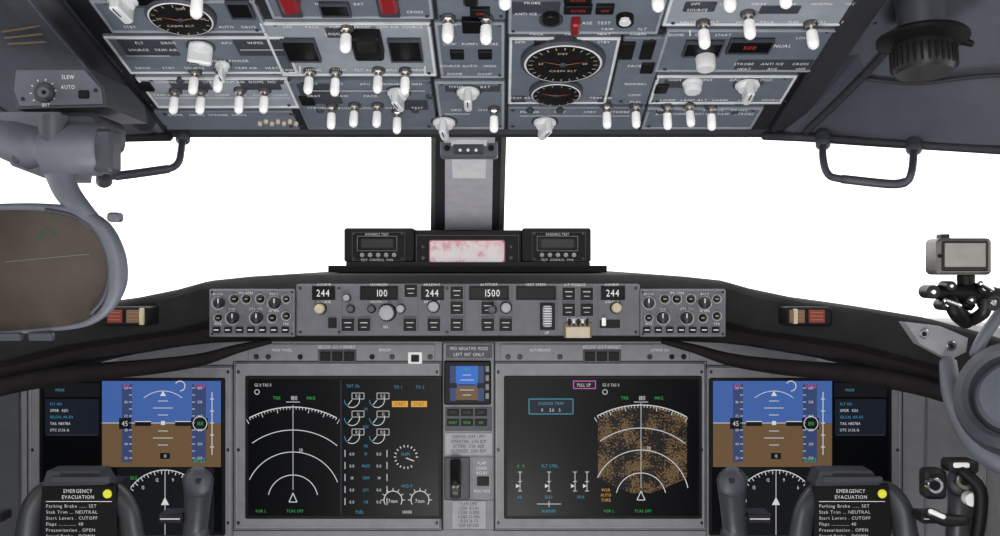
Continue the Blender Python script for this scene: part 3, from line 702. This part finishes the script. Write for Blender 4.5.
# =============== DEVICE ON GLARESHIELD
b=MB('avionics_test_unit'); fd=vframe(1.62); fd2=vframe(1.66)
u0,v0,u1,v1=b.prect(fd,328,265.5,607,272.5,0); b.box(fd,u0,v0,u1,v1,-.16,0,'black_matte',.001,.001)
b.pbox(fd,346,262,590,266.5,-.02,-.002,'black',.001)
b.pbox(fd2,344,228,414,262,-.10,.02,'black',.004,.002); b.pbox(fd2,522,228,591,262,-.10,.02,'black',.004,.002)
b.pbox(fd2,414,230,522,265,-.09,.012,'black',.003,.002)
b.pbox(fd2,346,262,590,268,-.10,.016,'black_matte',.001)
fd3=vframe(1.64)
for x0,x1 in ((358,396),(538,577)):
    b.pframe(fd3,x0-6,232,x1+9,261,.0008,0,.002,'panel_gray_dk')
    b.pbox(fd3,x0,237,x1,250,-.001,.002,'lcd',.001); b.pframe(fd3,x0-1,236,x1+1,251,.0008,0,.003,'panel_gray')
    b.pbox(fd3,x0+3,239,x1-3,248,.001,.003,'yoke_dk',.001)
    b.text(fd3,(x0+x1)/2,234.3,2.6,'AVIONICS TEST',.0012,'label_white')
    for i in range(5): b.pcyl(fd3,x0+4+8*i,255,2.2,0,.004,'panel_gray_lt',12)
    b.text(fd3,(x0+x1)/2,260,2.4,'TEST  CONTROL  PWR',.002,'label_white')
    for x in (x0-4,x1+6):
        for y in (234,259): b.pcyl(fd3,x,y,1.6,0,.003,'screw',10)
fd4=vframe(1.648)
b.pframe(fd4,416,235,519,265,.0012,0,.002,'panel_gray_dk')
b.pbox(fd4,429,240,505,264,-.001,.003,'pinktext',.004,.001); b.pbox(fd4,430,241,504,263,.002,.0045,'pinklabel',.006,.001)
for x in (423,511): b.pcyl(fd4,x,247,2.0,0,.004,'screw',12); b.pcyl(fd4,x,258,2.0,0,.004,'panel_gray_dk',12)
b.build()

# =============== YOKES
def yoke(cx,mir,hx1,hx2):
    b=MB('control_yoke'); y=1.30; fy=vframe(y); fz=vframe(y-.02)
    b.tube([P(cx,1156,1.405),P(cx,900,1.405),P(cx,640,1.40),P(cx,560,1.36),P(cx,515,1.335)],[.05,.035,.03,.03,.026],'yoke_dk',20)
    pts=[(cx-36,484),(cx+36,484),(cx+40,600),(cx-40,600)]
    b.poly(fy,pts,.0,'yoke_dk',-.05)
    b.poly(fy,[(cx-38,486),(cx+36,486),(cx+39,600),(cx-41,600)],.008,'black',.0)
    b.poly(fz,[(cx-33,471),(cx+19,471),(cx+27,485),(cx-38,486)],.004,'yoke',-.03)
    b.pbox(fz,cx-20,474,cx+20,477,.003,.006,'yoke_dk',.001)
    b.pbox(fz,cx-30,477,cx+30,483,.002,.007,'mount_dk',.002)
    w=.009
    b.text(fy,cx-2,491,3.6,'EMERGENCY',w,'label_white',cond=.9); b.text(fy,cx-2,497,3.6,'EVACUATION',w,'label_white',cond=.9)
    L=['Parking Brake ...... SET','Stab Trim ... NEUTRAL','Start Levers . CUTOFF','Flaps .............. 40','Pressurization . OPEN','Speed Brake . DOWN','Evacuation . INITIATE','Eng Fire Switch . PULL','Advise Tower']
    for i,t in enumerate(L): b.text(fy,cx-34,506+6*i,3.2,t,w,'oh_light','l',cond=1.0)
    b.line(fy,cx-34,501.5,cx+32,501.5,.6,w,'label_white')
    b.pcyl(fy,cx+27*(1 if not mir else 1.1),494,4.5,.008,.010,'yellow_dot',16)
    for hx,s_ in ((hx1,-1),(hx2,1)):
        dx=abs(hx-cx)
        b.tube([P(cx+s_*14,492,y+.02),P(cx+s_*34,492,y+.012),P(cx+s_*48,510,y),P(cx+s_*54,540,y-.005),P(cx+s_*66,575,y-.01),P(cx+s_*(dx-22),580,y-.02),P(hx-s_*4,552,y-.03),P(hx-s_*2,530,y-.03)],[.012,.014,.015,.016,.018,.018,.018,.017],'yoke',18,.8)
        b.tube([P(hx-s_*6,560,y-.03),P(hx-s_*3,530,y-.03),P(hx-s_*1,508,y-.035),P(hx,492,y-.04),P(hx,480,y-.045),P(hx,474,y-.05)],[.015,.0155,.016,.0175,.0195,.014],'yoke',20,.9)
        M=Matrix.Translation(P(hx,483,y-.062))@Matrix.Rotation(math.radians(78),4,'X')
        b.lathe(None,0,0,[(.017,-.008),(.0165,.002),(.012,.006),(.006,.007)],'mount_dk',24,M)
        b.pbox(vframe(y-.065),hx-4,478,hx+4,488,-.008,.004,'yoke_dk',.002,.002)
        ft=vframe(y-.05)
        b.pbox(ft,hx-s_*28-12,514,hx-s_*28+12,524,-.03,0,'yoke_dk',.003,.002)
        b.tube([P(hx-s_*28,519,y-.04),P(hx-s_*10,517,y-.035)],.005,'yoke_dk')
        b.line(ft,hx-s_*28-10,519,hx-s_*28+10,519,.8,.0005,'label_white')
    return b
b=yoke(80,False,-40,198); b.build()
b=yoke(853,True,732,962)
fq=vframe(1.215)
b.pbox(fq,926,470,948,500,-.02,.0,'yoke_dk',.006,.004); b.pcyl(fq,936,486,8,0,.010,'chrome',24); b.pcyl(fq,936,486,5,.009,.016,'black',20)
b.pbox(fq,950,461,980,474,-.02,.006,'yoke_dk',.005,.003); b.pbox(fq,954,463,970,468,.004,.008,'white_plastic_and_glint',.002)  # white pieces on this grip are modelled-in highlights of glossy black
b.pcyl(fq,966,481,9,-.005,.006,'metal',24); b.pcyl(fq,966,481,5,.004,.010,'black',20); b.pcyl(fq,973,500,7,-.005,.008,'white_plastic_and_glint',20)
b.tube([P(928,512,1.2),P(945,520,1.2),P(966,520,1.2)],[.006,.008,.006],'yoke_dk'); b.tube([P(930,511,1.193),P(944,517,1.191)],.003,'white_plastic_and_glint')
b.tube([P(960,470,1.21),P(980,490,1.2),P(978,530,1.2),P(970,560,1.2)],[.006,.008,.008,.008],'black')
b.build()

# =============== HUD
HUD=empty('head_up_display')
b=MB('combiner_frame',HUD); d=.85
fp=[(-90,212,.0028),(0,207,.0030),(55,208,.0035),(84,215,.0055),(104,230,.0075),(116,255,.0080),(118,280,.0080),(112,300,.0060),(100,315,.004),(80,325,.0026),(40,330,.0018),(0,333,.0018),(-90,336,.0018)]
b.tube([P(x,y,d) for x,y,_ in fp],[r for _,_,r in fp],'mount_gray',14)
b.tube([P(x-9,y*.97+8,d-.004) for x,y,_ in fp[2:9]],[.0016]*7,'mount_dk')
for x in (8,40): b.pbox(vframe(d-.005),x-12,333,x+12,341,-.004,.002,'mount_dk',.002)
b.pbox(vframe(d-.01),106,212,119,222,-.01,.0,'mount_gray',.003,.002)
b.build()
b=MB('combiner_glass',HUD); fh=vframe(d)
b.poly(fh,[(-90,212),(0,207),(55,208),(84,215),(104,230),(115,255),(117,280),(111,300),(99,315),(80,325),(40,330),(0,333),(-90,336)],.001,'hud_glass_reflection',-.002)
b.arc(fh,47,240,9,10,170,1.0,.0016,'e_hud',14); b.line(fh,5,262,90,254,.6,.0014,'frame_green')  # the straight green line is part of the painted reflection
b.build()
b=MB('arm',HUD)
b.tube([P(58,168,.86),P(66,190,.855),P(80,208,.85),P(100,228,.85)],[.013,.011,.009,.006],'mount_gray',18,.7)
fa=vframe(.88)
b.pbox(fa,22,112,100,148,-.06,0,'mount_dk',.010,.004)
b.poly(fa,[(0,112),(60,112),(70,146),(66,178),(44,178),(12,166),(0,150)],.004,'mount_gray',-.05)
b.lathe(None,0,0,[(.010,-.030),(.0225,-.026),(.0225,.018),(.020,.022),(.008,.022)],'mount_gray',32,Matrix.Translation(P(78,150,.86))@Matrix.Rotation(math.radians(90),4,'Y'))
b.pbox(vframe(.845),92,128,112,172,-.02,0,'mount_dk',.004,.003)
b.lathe(None,0,0,[(.012,-.012),(.012,.012)],'mount_dk',24,Matrix.Translation(P(54,130,.85)))
b.pcyl(fa,16,158,5,.003,.012,'mount_dk',20)
b.tube([P(-20,120,.9),P(10,138,.89),P(40,150,.88)],.02,'mount_gray')
b.build()
b=MB('control_box',HUD); fb=vframe(.875)
b.poly(fb,[(12,67),(86,67),(104,88),(107,107),(16,109),(10,90)],0,'mount_dk',-.10)
b.poly(fb,[(16,70),(84,70),(101,89),(103,104),(20,106),(14,90)],.003,'mount_gray',0)
b.pcyl(fb,43,92,10,.003,.008,'mount_dk',24); b.pcyl(fb,43,92,6,.008,.016,'mount_gray',20); b.pcyl(fb,43,92,2,.016,.018,'black',12)
b.text(fb,68,77,4,'SLEW',.0036,'label_white'); b.text(fb,68,87,4,'AUTO',.0036,'label_white'); b.text(fb,46,105,3.4,'BRT',.0036,'label_white')
for i in range(8):
    a=math.radians(i*36-30); b.line(fb,43+11.5*math.cos(a),92-11.5*math.sin(a),43+13.5*math.cos(a),92-13.5*math.sin(a),.9,.0036,'label_white')
b.pbox(fb,78,90,88,98,.003,.006,'black',.001); b.pcyl(fb,22,99,2,.003,.005,'screw',10); b.pcyl(fb,95,90,2,.003,.005,'screw',10)
b.build()

# =============== ACTION CAMERA
b=MB('action_camera'); fc=vframe(1.10)
b.pbox(fc,937,238,993,275,-.03,0,'silver',.006,.003); b.pbox(fc,942,241,989,271,0,.0015,'yoke_dk',.002,.001); b.pbox(fc,945,243,986,267,.001,.0025,'cam_screen',.001,.0005)
b.pbox(fc,941,234,950,239,-.02,-.008,'yoke_dk',.001); b.pcyl(fc,940,256,2,0,.002,'black')
b.build()
b=MB('camera_clamp_mount')
b.tube([P(966,276,1.115),P(966,292,1.115),P(966,306,1.115)],[.010,.009,.010],'black')
b.tube([P(930,292,1.11),P(950,293,1.11),P(985,295,1.11),P(1010,300,1.11)],[.006,.010,.011,.010],'black')
for x,y,r in ((934,292,7),(952,286,5),(985,289,6),(994,303,8),(948,305,6),(972,300,5)):
    fcc=vframe(1.10-.003*(x%3)); b.pcyl(fcc,x,y,r,-.02,.003,'black' if x%2 else 'yoke_dk',20); b.pcyl(fcc,x,y,r*.4,.002,.006,'chrome',14)
b.tube([P(950,300,1.1),P(957,313,1.1),P(966,320,1.12)],[.008,.009,.010],'black'); b.tube([P(985,300,1.1),P(984,312,1.1),P(972,320,1.12)],.007,'yoke_dk')
b.tube([P(944,300,1.09),P(960,306,1.09)],.003,'chrome'); b.tube([P(980,283,1.09),P(992,290,1.09)],.003,'chrome')
b.build()

# =============== RIGHT SIDE
b=MB('mounting_bracket'); fk=vframe(1.20)
b.poly(fk,[(905,322),(940,326),(968,338),(966,352),(950,360),(920,344)],0,'panel_gray',-.02)
for x,y in ((925,334),(952,346)): b.pcyl(fk,x,y,5,0,.004,'chrome',18); b.pcyl(fk,x,y,2.4,.003,.006,'black',10)
b.build()
b=MB('side_air_outlet')
M=Matrix.Translation(P(1014,396,1.10))@Matrix.Rotation(math.radians(62),4,'X')@Matrix.Rotation(math.radians(-38),4,'Y')
b.lathe(None,0,0,[(.064,-.03),(.066,-.01),(.062,.004),(.052,.010),(.046,.006),(.043,-.004),(.020,-.004)],'mount_dk',40,M)
b.lathe(None,0,0,[(.040,-.02),(.040,.0),(.034,.006),(.01,.008)],'mount_gray',32,M)
b.tube([P(948,362,1.19),P(952,392,1.17),P(965,425,1.14),P(985,452,1.12),P(1020,470,1.1)],[.010,.012,.013,.014,.014],'mount_gray')
b.tube([P(1010,300,1.15),P(985,335,1.15),P(975,355,1.15)],.007,'mount_gray')
b.build()
for sgn in (1,-1):
    b=MB('side_console'); X=lambda h: CX+sgn*h
    fr=FR((0,0,0),(1,0,0),(0,1,0))
    x0,x1=sorted((X(.755),X(.835)))
    b.box(fr,x0,.2,x1,1.15,0,CZ-.32,'panel_gray_lt',.01,.01)
    b.box(fr,x0,.2,x1,1.15,CZ-.321,CZ-.30,'liner_gray',.01,.01)
    for k in range(4): b.box(fr,x0+.015,.35+k*.18,x1-.015,.47+k*.18,CZ-.302,CZ-.292,'panel_gray_dk',.004,.002)
    b.build()

# =============== LIGHT, WORLD, CAMERA
w=bpy.data.worlds.new('overcast_sky'); sc.world=w; w.use_nodes=True
bg=w.node_tree.nodes['Background']; bg.inputs[0].default_value=(1,0.99,0.98,1); bg.inputs[1].default_value=2.2
def area(name,loc,rot,size,power,col=(1,1,1)):
    l=bpy.data.lights.new(name,'AREA'); l.size=size; l.energy=power; l.color=col
    o=bpy.data.objects.new(name,l); o.location=loc; o.rotation_euler=rot; COL.objects.link(o)
area('aft_fill_light',(-.05,-.6,CZ+.05),(math.radians(90),0,0),.7,6.5)  # added fill from behind the camera, no real lamp there
area('high_fill_light',(-.05,-.1,CZ+.45),(math.radians(58),0,0),.3,2.5)  # added fill from above and behind, stands for no real fitting
area('low_fill_light',(-.05,.35,CZ-.75),(math.radians(158),0,0),.35,8)  # added upward fill to brighten the overhead panel
cd=bpy.data.cameras.new('camera'); cd.sensor_width=36; cd.lens=36; cd.clip_start=.01
co=bpy.data.objects.new('camera',cd); COL.objects.link(co); co.location=(0,0,CZ); co.rotation_euler=(math.radians(90),0,0)
sc.camera=co
